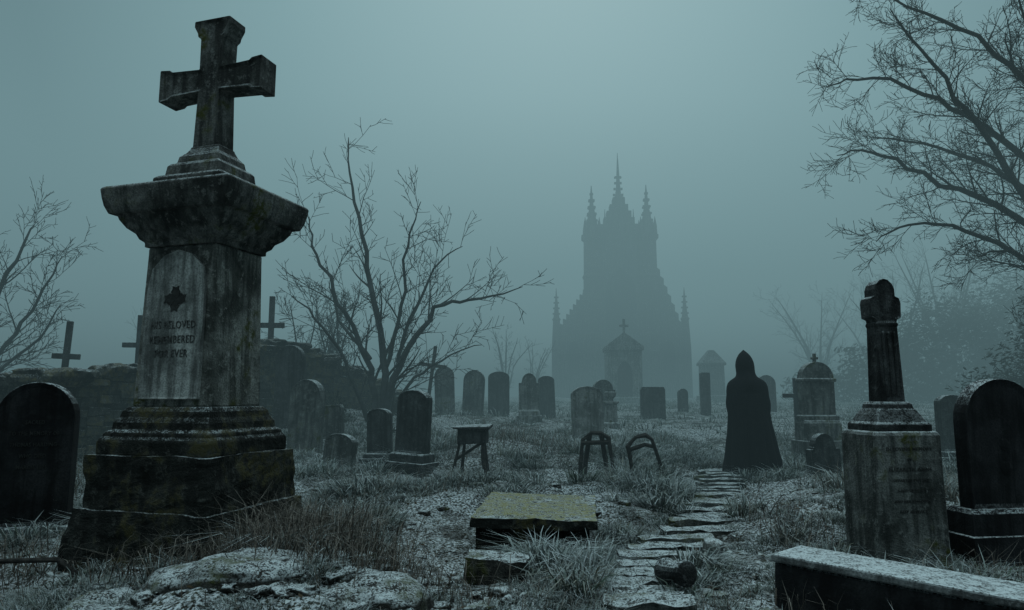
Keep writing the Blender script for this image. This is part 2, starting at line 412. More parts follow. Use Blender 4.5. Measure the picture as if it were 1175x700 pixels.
# ------------------------------------------------------------ column monument (right)
cm = new_obj('column_cross_monument', None, loc=(2.93, 5.5, H(2.93, 5.5)), rot=(0, 0, R(6)))
excl(2.93, 5.5, .7, .65, R(6))
bm = bmesh.new()
loft(bm, [(-.2, .55, .46), (.72, .53, .44), (.97, .53, .44), (1.0, .50, .41)])
bm_obj('pedestal', bm, [M_grey], parent=cm, bevel=.012)
bm = bmesh.new()
loft(bm, [(.998, .45, .38), (1.05, .45, .38), (1.07, .40, .34), (1.09, .38, .32), (1.12, .35, .29), (1.16, .30, .25), (1.17, .28, .23), (1.20, .27, .22), (1.22, .235, .19)])
bm_obj('stepped_base', bm, [M_dark], parent=cm, bevel=.008)
bm = bmesh.new()
loft(bm, [(1.21, .20, .16), (1.80, .17, .14), (1.82, .185, .155), (1.84, .17, .14)])
for sx in (-.052, 0, .052):
    loft(bm, [(1.26, .026, .02), (1.76, .02, .016)], cx=sx*.9, cy=-.078)
bm_obj('shaft', bm, [M_dark], parent=cm, bevel=.006)
bm = bmesh.new()
hd = [(-.085, 1.835), (.085, 1.835), (.09, 1.86), (.125, 1.875), (.13, 1.99), (.12, 2.03), (.085, 2.045), (.085, 2.10), (.07, 2.14), (.035, 2.175), (0, 2.185), (-.035, 2.175), (-.07, 2.14), (-.085, 2.10), (-.085, 2.045), (-.12, 2.03), (-.13, 1.99), (-.125, 1.875), (-.09, 1.86)]
extr(bm, hd, -.07, .07, inset=(.018, .01))
bm_obj('cross_head', bm, [M_dark], parent=cm, bevel=.008)
for i, (s, sz) in enumerate([("IN LOVING MEMORY", .036), ("OF", .03), ("ELIZABETH ANNE", .04), ("DEPARTED THIS LIFE", .028), ("AGED 42 YEARS", .03), ("AND HER CHILDREN", .028), ("REST IN PEACE", .03)]):
    z = .86-i*.075
    text(s, sz, (0, -.2225-max(0, (.72-z))*.0109, z), cm, mat=M_emblem)

bm = bmesh.new()
loft(bm, [(-.2, .34, .34), (.1, .34, .34), (.12, .26, .26), (.5, .24, .24), (.52, .32, .32), (.56, .32, .32)])
loft(bm, [(.558, .14, .14), (.60, .10, .10), (.66, .22, .22), (.74, .26, .26), (.78, .2, .2), (.80, .24, .24)], n=10)
bm_obj('urn_pedestal', bm, [M_pale], loc=(2.1, 15, H(2.1, 15)), bevel=.006)

# ------------------------------------------------------------ mossy ledger tomb
def ledger():
    bm = bmesh.new()
    box(bm, (0, 0, .04), (.92, 1.18, .36), jit=.012)
    b2 = bmesh.new()
    bmesh.ops.create_cube(b2, size=1, matrix=Matrix.Translation((0, 0, .262)) @ Matrix.Diagonal((1.02, 1.30, .08, 1)))
    bmesh.ops.subdivide_edges(b2, edges=b2.edges[:], cuts=18, use_grid_fill=True)
    for v in b2.verts: v.co += noise.noise_vector(v.co*4)*.014 + noise.noise_vector(v.co*22)*.009
    tmp = bpy.data.meshes.new('tmp'); b2.to_mesh(tmp); b2.free(); bm.from_mesh(tmp); bpy.data.meshes.remove(tmp)
    o = bm_obj('ledger_tomb', bm, [M_slab], loc=(.23, 6.42, H(.23, 5.85)-.01), rot=(R(1), R(1), R(-6)), bevel=0)
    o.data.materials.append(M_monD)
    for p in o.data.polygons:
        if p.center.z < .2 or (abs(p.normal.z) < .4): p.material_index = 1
ledger(); excl(.23, 6.42, 1.04, 1.32, R(-6))

# ------------------------------------------------------------ fallen coffin slab (bottom right)
bm = bmesh.new()
L = 2.1; W = .58
def prism(bm, pts, z0, z1, sc=1, mi=0):
    a = [bm.verts.new((x, y, z0)) for x, y in pts]; b = [bm.verts.new((x*sc, y*sc, z1)) for x, y in pts]
    fs = [bm.faces.new(a[::-1]), bm.faces.new(b)] + [bm.faces.new((a[i], a[(i+1) % len(a)], b[(i+1) % len(a)], b[i])) for i in range(len(a))]
    for f in fs: f.material_index = mi
pl = [(-W*.5, -L/2), (W*.5, -L/2), (W*.46, L/2), (-W*.46, L/2)]
prism(bm, [(x*.94, y*.97) for x, y in pl], -.1, .22, 1, 1)
prism(bm, pl, .22, .27, .985, 0)
sl = bm_obj('coffin_shaped_tomb', bm, [M_lid, M_black], loc=(2.60, 4.16, H(2.6, 4.2)+.01), rot=(R(2), R(3), R(49)), bevel=.012)
excl(2.60, 4.16, .60, 2.05, R(49))

# ------------------------------------------------------------ stone steps / path
bm = bmesh.new()
def slabstone(c, s, rz, tilt=0, amp=1.0):
    b2 = bmesh.new()
    bmesh.ops.create_cube(b2, size=1)
    bmesh.ops.subdivide_edges(b2, edges=b2.edges[:], cuts=7, use_grid_fill=True)
    o = Vector((random.uniform(0, 50), 0, 0))
    M = Matrix.Translation(c) @ Matrix.Rotation(rz, 4, 'Z') @ Matrix.Rotation(tilt, 4, 'X') @ Matrix.Diagonal((s[0], s[1], s[2], 1))
    for v in b2.verts:
        p = v.co.copy(); rr = max(0, abs(p.x)+abs(p.y)-.85)
        p.x *= 1-rr*.3; p.y *= 1-rr*.3
        w_ = M @ p
        v.co = w_ + (noise.noise_vector(w_*5+o)*.024 + noise.noise_vector(w_*18+o)*.013)*amp
    tmp = bpy.data.meshes.new('tmp'); b2.to_mesh(tmp); b2.free(); bm.from_mesh(tmp); bpy.data.meshes.remove(tmp)
y = 5.35; zt = -1
while y < 10.0:
    px_ = float(np.interp(y, PATHY, PATHX))
    zt = max(zt+.012, Hpath(y)+.07)
    slabstone((px_+random.uniform(-.06, .06), y, zt-.085+random.uniform(-.012, .008)), (random.uniform(.54, .72), random.uniform(.17, .21), .16), R(random.uniform(-8, 8)), R(random.uniform(-4, 4)))
    y += .25*random.uniform(.92, 1.1)
y = 3.9
while y < 5.3:
    px_ = float(np.interp(y, PATHY, PATHX)); z = H(px_, y)
    slabstone((px_+random.uniform(-.12, .12), y, z+.02), (random.uniform(.40, .66), random.uniform(.15, .22), .12), R(random.uniform(-12, 12)), R(random.uniform(-3, 3)), 1.4)
    if random.random() < .6: slabstone((px_+random.choice((-.45, .42)), y+.05, z), (random.uniform(.14, .28), .15, .1), R(random.uniform(-25, 25)), 0, 1.5)
    y += .25*random.uniform(.9, 1.15)
bm_obj('stone_steps', bm, [M_step], bevel=0)
for k in np.arange(5.2, 10.1, .2): excl(float(np.interp(k, PATHY, PATHX)), k, .54, .21)
for k in np.arange(3.9, 5.2, .2): excl(float(np.interp(k, PATHY, PATHX)), k, .46, .19)
bm = bmesh.new(); rock(bm, (0, 0, .04), (.15, .15, .15), 0, .12, 4)
bm_obj('round_stone', bm, [M_pale], loc=(1.60, 5.75, H(1.60, 5.75)), bevel=0, smooth=True)

# ------------------------------------------------------------ broken grave frames
def frame(x, y, pts_list, r=.02, rz=0, name='broken_grave_frame', lean=0, extra=None):
    T = Tubes()
    for pts in pts_list:
        P = [Vector(p)+Vector((random.uniform(-.012, .012), random.uniform(-.012, .012), random.uniform(-.012, .012))) for p in pts]
        T.add(P, [r*random.uniform(.75, 1.25) for _ in P], 5)
    return T.obj(name, [M_wood], loc=(x, y, H(x, y)-.02), rot=(lean, 0, rz), smooth=False)
frame(1.07, 9.0, [[(-.22, .02, -.1), (-.20, .01, .3), (-.17, 0, .56), (-.06, 0, .64), (.05, 0, .65), (.16, 0, .58), (.20, .01, .3), (.25, .02, -.1)],
                  [(-.18, 0, .52), (.17, 0, .54)], [(-.16, .25, -.1), (-.12, .12, .3), (-.07, 0, .62)], [(.2, .25, -.1), (.13, .12, .3), (.07, 0, .63)]], .028, lean=R(-4))
frame(1.66, 8.9, [[(-.12, .02, -.1), (-.17, .0, .2), (-.22, 0, .50), (-.14, 0, .60), (-.02, 0, .63), (.08, 0, .58), (.19, 0, .3), (.29, .02, -.1)],
                  [(-.20, 0, .44), (-.02, 0, .50), (.12, 0, .48)]], .028, rz=.2, lean=R(5))
tt = frame(-.50, 9.05, [[(-.28, -.12, -.1), (-.19, -.08, .3), (-.13, -.06, .58)], [(.20, -.12, -.1), (.15, -.08, .3), (.13, -.06, .58)],
                   [(-.2, .18, -.1), (-.12, .08, .58)], [(.2, .18, -.1), (.12, .08, .58)], [(-.22, -.08, .26), (.12, -.07, .50)]], .024, rz=-.15, name='stone_chest_on_trestle')
bm = bmesh.new(); box(bm, (0, 0, .575), (.38, .28, .18), jit=.016, tilt=R(3)); box(bm, (.01, 0, .685), (.46, .34, .045), jit=.014, tilt=R(3))
bm_obj('chest', bm, [M_dark], parent=tt, bevel=.014)

# ------------------------------------------------------------ rubble
bm = bmesh.new()
rr = random.Random(4)
for (x, y, sx, sy, sz, rz) in [(-1.62, 4.42, 1.15, .62, .42, .06), (-.85, 4.25, .7, .5, .36, -.3), (-2.3, 4.25, .7, .5, .30, .3), (-1.1, 4.72, .55, .35, .26, .2), (-1.95, 4.85, .5, .35, .28, .2)]:
    boulder(bm, (x, y, H(x, y)-.12), (sx, sy, sz), rz, 5)
for k in range(260):
    if k < 130: x = rr.gauss(-1.3, .8); y = rr.uniform(4.0, 4.9); s = rr.uniform(.03, .11)
    else: x = rr.uniform(-3.2, 3.2); y = rr.uniform(4.0, 10); s = rr.uniform(.03, .10)
    if blocked(x, y): continue
    rock(bm, (x, y, H(x, y)+.0), (s*1.5, s*1.1, s*.7), rr.uniform(0, 6), .45, 3 if s > .07 else 2)
bm_obj('rubble_stones', bm, [M_rock], bevel=0, smooth=True)
bm = bmesh.new(); box(bm, (0, 0, .05), (.42, .26, .20), jit=.015)
bmesh.ops.subdivide_edges(bm, edges=bm.edges[:], cuts=7, use_grid_fill=True)
for v in bm.verts: v.co += noise.noise_vector(v.co*9)*.02
bm_obj('fallen_stone_block', bm, [M_rock], loc=(-.10, 4.95, H(-.10, 4.95)-.01), rot=(0, R(3), R(-8)), bevel=0)
bm = bmesh.new()
loft(bm, [(-.14, .17, .17), (-.10, .18, .18), (-.08, .14, .14), (.06, .13, .13), (.08, .17, .17), (.11, .17, .17), (.12, .10, .10)], n=16)
bm_obj('broken_column_drum', bm, [M_dark], loc=(1.10, 4.85, H(1.10, 4.85)+.13), rot=(R(82), 0, R(25)), bevel=.006)
T = Tubes()
T.add([Vector(p) for p in [(-3.55, 4.6, .30), (-3.2, 4.62, .31), (-2.95, 4.7, .30), (-2.85, 4.72, .22), (-2.82, 4.7, .0)]], [.018]*5, 6)
T.add([Vector(p) for p in [(-3.5, 4.62, .0), (-3.5, 4.6, .30)]], [.016]*2, 6)
T.obj('broken_iron_railing', [M_wood])

# ------------------------------------------------------------ dry stone wall
bm = bmesh.new()
wp = [Vector((-16, 9.4, 0)), Vector((-6.6, 10.0, 0)), Vector((-4.7, 12.4, 0)), Vector((-2.7, 15.2, 0))]
for si, (a, b_) in enumerate(zip(wp, wp[1:])):
    d = (b_-a); Ls = d.length; d.normalize(); rz = math.atan2(d.y, d.x)
    fall = (lambda s: 1-.75*max(0, s/Ls-.1)) if si == 2 else (lambda s: 1.0)
    s = 0
    while s < Ls:
        p = a+d*(s+.25); hz = H(p.x, p.y); hh = 1.3*fall(s)
        box(bm, (p.x, p.y, hz-.2+hh/2), (.55, .30, hh-.05), rz); s += .5
    for cI in range(9):
        z0 = cI*.14; s = random.uniform(-.2, 0)
        while s < Ls:
            l = random.uniform(.18, .48); hgt = random.uniform(.115, .15)
            p = a+d*(s+l/2); hz = H(p.x, p.y)-.1
            if z0+.1 < 1.3*fall(s)+random.uniform(-.06, .06):
                box(bm, (p.x, p.y, hz+z0+.07), (l-.012, .40+random.uniform(-.07, .07), hgt-.006), rz+R(random.uniform(-4, 4)), jit=.018)
            s += l
    s = 0
    while s < Ls:
        l = random.uniform(.3, .7); p = a+d*(s+l/2); hz = H(p.x, p.y)-.1
        rock(bm, (p.x, p.y, hz+1.31*fall(s)), (l*1.05, .55, random.uniform(.14, .28)), rz, .35, 3); s += l*.85
bm_obj('dry_stone_wall', bm, [M_wall], bevel=.014)

# ------------------------------------------------------------ church
ch = new_obj('gothic_church', None, loc=(8.75, 56, 1.2), rot=(0, 0, R(-3)))
def part(name, fn, mat=M_church, bevel=.03):
    bm = bmesh.new(); fn(bm); bm_obj(name, bm, [mat], parent=ch, bevel=bevel)
def gable(bm, w, hw, ha, y0, y1):
    extr(bm, [(-w/2, -1), (w/2, -1), (w/2, hw), (0, ha), (-w/2, hw)], y0, y1)
part('nave', lambda bm: gable(bm, 4.6, 10.6, 14.6, 0, 20))
def facade(bm):
    P = [(-2.6, -1), (2.6, -1), (2.6, 12.4)]; n = 7
    for i in range(n):
        x = 2.0-i*1.75/n; z = 12.4+i*.55; P += [(x, z), (x, z+.55)]
    P += [(.20, 16.4), (.12, 17.4), (0, 19.6), (-.12, 17.4), (-.20, 16.4)]
    for i in reversed(range(n)):
        x = 2.0-i*1.75/n; z = 12.4+i*.55; P += [(-x, z+.55), (-x, z)]
    P += [(-2.6, 12.4)]
    extr(bm, P, -.8, .2)
    loft(bm, [(18.0, .6, .2), (18.15, .6, .2)], cy=-.3)
part('west_front', facade)
def aisles(bm):
    for s, top in ((-1, .55), (1, 1.0)):
        P = [(s*2.5, -1), (s*5.0, -1), (s*5.0, 5.4)]; n = 8
        for i in range(n):
            P += [(s*(4.9-i*2.2/n), 5.5+i*.72*top), (s*(4.9-i*2.2/n), 6.0+i*.72*top)]
        P += [(s*2.5, 5.5+5.6*top)]
        extr(bm, P, -.3, .3)
        extr(bm, [(s*2.3, -1), (s*4.8, -1), (s*4.8, 5.0), (s*2.3, 8.0)], .3, 19)
part('aisles', aisles)
def turrets(bm):
    for s in (-1, 1):
        cx = s*2.22
        loft(bm, [(-1, 1.85, 1.85), (5, 1.8, 1.8), (5.2, 1.6, 1.6), (9.5, 1.55, 1.55), (9.7, 1.75, 1.75), (9.9, 1.5, 1.5), (12.6, 1.45, 1.45), (12.8, 1.85, 1.85), (13.1, 1.85, 1.85)], cx=cx, cy=-.7, n=8)
        loft(bm, [(13.08, 1.3, 1.3), (14.4, .78, .78), (15.6, .36, .36), (17.3, .06, .06)], cx=cx, cy=-.7, n=8)
        loft(bm, [(16.5, .34, .34), (16.65, .34, .34)], cx=cx, cy=-.7, n=6)
        for k in range(4):
            a = k*math.pi/2+math.pi/4
            loft(bm, [(13.08, .3, .3), (13.7, .26, .26), (14.5, .03, .03)], cx=cx+math.cos(a)*.8, cy=-.7+math.sin(a)*.8)
            for j in range(5):
                r_ = .58-j*.095; z = 13.7+j*.58
                box(bm, (cx+math.cos(a)*r_, -.7+math.sin(a)*r_, z), (.17, .17, .17), a)
        loft(bm, [(-1, .9, .9), (4, .85, .85), (6.2, .6, .6), (6.35, .75, .75), (6.5, .5, .5), (7.6, .26, .26), (8.9, .04, .04)], cx=s*5.15, cy=-.1, n=8)
        for j in range(4):
            for a in (0, math.pi):
                box(bm, (s*5.15+math.cos(a)*(.24-j*.04), -.1, 6.8+j*.45), (.13, .13, .13))
    loft(bm, [(14.9, 1.1, 1.1), (15.8, .75, .75), (17.2, .34, .34), (20.2, .04, .04)], cx=0, cy=-.3, n=8)
    for j in range(6):
        for s in (-1, 1): box(bm, (s*(.46-j*.06), -.3, 15.6+j*.5), (.17, .17, .17))
    for s in (-1, 1):
        loft(bm, [(12.3, .3, .3), (13.6, .24, .24), (15.3, .04, .04)], cx=s*1.15, cy=-.7, n=6)
part('turrets_and_spires', turrets)
def openings(bm):
    P = profile('gothic', 2.4, 5.2); extr(bm, [(a, b+5.2) for a, b in P], -.86, -.7, inset=(.2, .06))
    P = profile('gothic', 1.7, 3.6); extr(bm, [(a, b-.1) for a, b in P], -1.0, -.7, inset=(.15, .1))
    for s in (-1, 1):
        P = profile('gothic', .8, 2.6); extr(bm, [(a+s*3.8, b+2.0) for a, b in P], -.36, -.2, inset=(.08, .04))
part('windows_and_door', openings, M_glass)
bm = bmesh.new()
loft(bm, [(-.3, 1.9, 2.2), (.3, 1.9, 2.2), (.32, 1.7, 2.0), (2.6, 1.7, 2.0), (2.62, 1.9, 2.2), (2.8, 1.9, 2.2)])
extr(bm, [(-.95, 2.798), (.95, 2.798), (0, 3.5)], -1.08, 1.08)
extr(bm, [(-.06, 3.45), (.06, 3.45), (.06, 3.75), (.22, 3.75), (.22, 3.87), (.06, 3.87), (.06, 4.15), (-.06, 4.15), (-.06, 3.87), (-.22, 3.87), (-.22, 3.75), (-.06, 3.75)], -1.05, -.92)
P = profile('gothic', .7, 1.7); extr(bm, [(a, b+.4) for a, b in P], -1.06, -.95, inset=(.1, .05), mi=1)
bm_obj('mausoleum', bm, [M_pale, M_glass], loc=(5.55, 35, H(5.55, 35)), rot=(0, 0, R(-4)), bevel=.02)
bm = bmesh.new()
loft(bm, [(-.3, 1.5, 1.2), (.3, 1.5, 1.2), (.32, 1.25, 1), (2.0, 1.2, .95), (2.02, 1.4, 1.15), (2.15, 1.4, 1.15), (2.5, .9, .7), (2.9, .3, .25)])
bm_obj('tomb_monument', bm, [M_grey], loc=(11.4, 40, H(11.4, 40)), bevel=.02)

# ------------------------------------------------------------ trees
def wander(p, d, L, n, kink, up, rnd):
    pts = [p.copy()]; s = L/n
    for _ in range(n):
        d = (d + Vector((rnd.gauss(0, kink), rnd.gauss(0, kink), rnd.gauss(0, kink)+up))).normalized()
        p = p + d*s; pts.append(p.copy())
    return pts
def sprout(T, pts, r0, r1, lvl, maxl, dens, clen, rnd, kink=.12, up=.03, start=.15, ang=(30, 62), rmin=.0035, rcap=.03):
    n = len(pts)
    cum = [0]
    for a, b in zip(pts, pts[1:]): cum.append(cum[-1]+(b-a).length)
    L = cum[-1]; cnt = max(2, int(L*dens))
    for c in range(cnt):
        tt_ = start + (1-start)*(c+rnd.random())/cnt
        s = tt_*L; i = 0
        while i < n-2 and cum[i+1] < s: i += 1
        f = (s-cum[i])/max(1e-6, cum[i+1]-cum[i]); p = pts[i].lerp(pts[i+1], min(1, f))
        d = (pts[i+1]-pts[i]).normalized()
        ax = d.cross(Vector((rnd.gauss(0, 1), rnd.gauss(0, 1), rnd.gauss(0, 1)))).normalized()
        nd = Matrix.Rotation(R(rnd.uniform(*ang)), 3, ax) @ d
        nd.z += .12; nd.normalize()
        l = clen*rnd.uniform(.4, 1.2)*(1-.5*tt_)
        r = min(rcap, max(rmin, (r0+(r1-r0)*tt_)*.5))
        k = 5 if l > .6 else 3
        P = wander(p, nd, l, k, kink, up, rnd)
        rr_ = [max(rmin*.7, r*(1-.8*j/k)) for j in range(k+1)]
        T.add(P, rr_, 4 if r > .015 else 3)
        if lvl < maxl:
            sprout(T, P, rr_[0], rr_[-1], lvl+1, maxl, dens*1.75, clen*.5, rnd, kink, up, .12, ang, rmin, rcap*.5)
def catmull(P, m=4):
    out = []
    for i in range(len(P)-1):
        p0 = P[max(i-1, 0)]; p1 = P[i]; p2 = P[i+1]; p3 = P[min(i+2, len(P)-1)]
        for j in range(m):
            t = j/m
            out.append(.5*((2*p1)+(p2-p0)*t+(2*p0-5*p1+4*p2-p3)*t*t+(3*p1-p0-3*p2+p3)*t**3))
    out.append(P[-1]); return out
def limb(T, pts, r0, r1, rnd, dens=2.5, clen=1.2, maxl=3, **kw):
    P = catmull([Vector(p) for p in pts])
    for i in range(1, len(P)-1): P[i] += Vector((rnd.gauss(0, .025), rnd.gauss(0, .025), rnd.gauss(0, .025)))
    n = len(P); rad = [r0*(1-i/(n-1))**.9+r1 for i in range(n)]
    T.add(P, rad, 8)
    sprout(T, P, r0, r1, 1, maxl, dens, clen, rnd, **kw)
T = Tubes(); rnd = random.Random(11)
LM = [([(0, 0, -.2), (-.15, .1, .8), (-.45, .1, 1.6), (-.9, -.1, 2.5), (-1.35, .0, 3.4), (-1.5, .1, 4.0)], .065),
      ([(.05, 0, -.2), (.1, 0, .9), (-.05, -.1, 2.0), (-.35, .1, 3.3), (-.65, .2, 4.6), (-.75, .1, 5.6)], .08),
      ([(.1, 0, -.2), (.3, -.1, .8), (.7, -.2, 1.6), (1.2, -.3, 2.2), (1.9, -.2, 2.3), (2.7, -.2, 2.55)], .07),
      ([(.15, .1, -.2), (.25, .3, 1.0), (.5, .5, 2.0), (.95, .5, 3.0), (1.5, .6, 3.5)], .05),
      ([(-.1, 0, -.2), (-.5, -.3, .9), (-.9, -.6, 1.7), (-1.5, -.7, 2.3)], .045),
      ([(.1, 0, 1.0), (.45, -.2, 2.2), (.5, -.3, 3.3), (.75, -.2, 4.2)], .04),
      ([(.1, 0, -.1), (.5, .3, .7), (1.1, .5, 1.2), (1.9, .5, 1.5)], .035),
      ([(-.2, .1, 1.2), (-.9, .5, 2.0), (-1.2, .8, 2.9)], .035)]
for pts, r in LM: limb(T, pts, r, .007, rnd, dens=3.0, clen=1.45, maxl=3, kink=.08, up=.02, rmin=.0065)
T.obj('bare_thorn_tree', [M_twig], loc=(-2.5, 13.2, H(-2.5, 13.2)))
T = Tubes(); rnd = random.Random(5)
for k in range(9):
    a = rnd.uniform(-1.1, 1.1); q = rnd.uniform(-.6, .6)
    limb(T, [(k*.12-.5, 0, -.2), (k*.12-.5+a*.3, q*.4, 1.0), (k*.12-.5+a*.8, q, 2.3+rnd.uniform(-.3, .5))], .035, .006, rnd, dens=4, clen=1.0, maxl=3, rmin=.007)
T.obj('bare_shrub', [M_twig], loc=(-4.6, 17.0, H(-4.6, 17)))
T = Tubes(); rnd = random.Random(8)
for pts, r in [([(0, 0, -.2), (.1, 0, 1.5), (.5, 0, 3.0), (.9, .2, 4.2)], .09), ([(0, 0, .6), (.5, .2, 1.6), (1.1, .1, 2.5), (1.6, 0, 3.4)], .05), ([(0, 0, .3), (.6, -.2, 1.0), (1.4, -.2, 1.7), (1.8, -.2, 2.4)], .04),
               ([(0, 0, 1), (-.5, .3, 2.5), (-.8, .4, 4)], .05)]:
    limb(T, pts, r, .008, rnd, dens=3.8, clen=1.3, maxl=3, rmin=.007)
T.obj('bare_tree', [M_twig], loc=(-10.8, 14.0, H(-10.5, 14)))
T = Tubes(); rnd = random.Random(21)
RT = [([(0, 0, -.3), (-.1, 0, 2.2), (.1, .1, 4.5), (0, .2, 7), (.2, .3, 10)], .26),
      ([(-.05, 0, 3.2), (-.9, -.1, 4.6), (-1.7, -.2, 6.0), (-2.5, -.2, 7.2), (-3.0, -.2, 8.0)], .065),
      ([(-.05, 0, 3.6), (-1.1, .2, 4.4), (-2.3, .3, 5.0), (-3.3, .2, 5.4), (-4.0, .1, 5.3)], .06),
      ([(0, 0, 4.6), (-1.2, .2, 5.9), (-2.2, .3, 6.6), (-3.4, .3, 6.9), (-4.0, .3, 6.7)], .055),
      ([(-.05, 0, 2.6), (-1.0, -.2, 3.3), (-2.0, -.3, 3.8), (-3.0, -.3, 3.9), (-3.6, -.3, 3.6)], .05),
      ([(0, 0, 6.0), (-1.0, 0, 7.3), (-2.2, .1, 8.1), (-3.2, .2, 8.7)], .05),
      ([(0, 0, 2.0), (-.8, -.5, 2.8), (-1.6, -.9, 3.3), (-2.4, -1.0, 3.2)], .04),
      ([(0, 0, 5.2), (-.7, -.6, 6.6), (-1.2, -.9, 8.0)], .05), ([(0, 0, 4.2), (-.9, .5, 5.2), (-2.0, .8, 5.8), (-2.9, 1.0, 6.0)], .045),
      ([(0, 0, 4.0), (.9, .3, 5.6), (1.8, .5, 7.4)], .10), ([(0, 0, 3), (1.2, -.3, 4.2), (2.4, -.5, 5)], .08)]
for i, (pts, r) in enumerate(RT): limb(T, pts, r, .008, rnd, dens=4.8 if i < 9 else 2, clen=1.30, maxl=3, kink=.13, up=-.01, rmin=.0058, ang=(22, 65), rcap=.020)
T.obj('bare_oak_tree', [M_bark], loc=(9.95, 12.2, H(9.95, 12.2)))
T = Tubes(); rnd = random.Random(33)
spots = [(21, 38, 8), (25, 40, 10), (30, 42, 10), (22, 50, 9), (28, 54, 10), (-.4, 44, 5.0), (1.4, 46, 4.2), (-22, 44, 6)]
for (x, y, h) in spots:
    z = H(x, y)
    for k in range(6):
        a = rnd.uniform(-.35, .35); q = rnd.uniform(-.3, .3)
        limb(T, [(x, y, z-.3), (x+a*h*.3, y+q*h*.3, z+h*.4), (x+a*h, y+q*h, z+h*rnd.uniform(.7, .95))], .012*h, .01, rnd, dens=1.8, clen=h*.26, maxl=3 if k < 3 else 2, rmin=.011)
T.obj('distant_trees', [M_bark])
def leafmass(name, blobs, n, size, mat):
    vs = []; fs = []; rd = random.Random(3); tot = sum(b[3]*b[4]*b[5] for b in blobs)
    for (x, y, z, rx, ry, rz_) in blobs:
        for _ in range(int(n*rx*ry*rz_/tot)):
            u = Vector((rd.gauss(0, 1), rd.gauss(0, 1), rd.gauss(0, 1))).normalized()
            k = rd.uniform(.35, 1)**.5*(1+.45*noise.noise(u*2.6+Vector((x, y, 0)))+.2*noise.noise(u*7))
            c_ = Vector((x+u.x*rx*k, y+u.y*ry*k, z+u.z*rz_*k))
            a = Vector((rd.gauss(0, 1), rd.gauss(0, 1), rd.gauss(0, 1))).normalized(); b = a.orthogonal().normalized()
            s = size*rd.uniform(.5, 1.3); i = len(vs)
            vs += [c_+a*s, c_+b*s*.35, c_-a*s, c_-b*s*.35]; fs.append((i, i+1, i+2, i+3))
    me = bpy.data.meshes.new(name); me.from_pydata([tuple(v) for v in vs], [], fs)
    return new_obj(name, me, [mat])
leafmass('yew_shrub', [(12.6, 15.5, 1.7, 1.6, 1.2, 1.5), (13.3, 16, 3.2, 1.4, 1.2, 1.6), (11.2, 16, 1.2, 1.0, 1, .8), (14.4, 15.5, 2.6, 1.6, 1.4, 2.4)], 38000, .07, M_leafE)
leafmass('hedge_bushes', [(18.5, 34, 2.2, 3, 1.5, 2.0), (22, 35, 3.4, 3, 2, 3.0), (15.5, 35, 1.6, 2, 1.4, 1.0), (27, 37, 4, 3, 2, 4)], 22000, .17, M_leafE)
leafmass('bramble_bushes', [(-3.9, 13.2, .9, .9, .6, .55), (-2.9, 14.6, .95, 1.0, .6, .5), (-5.2, 13.0, .9, .9, .6, .5), (-2.2, 12.6, .6, .5, .4, .25)], 14000, .04, M_leafE)

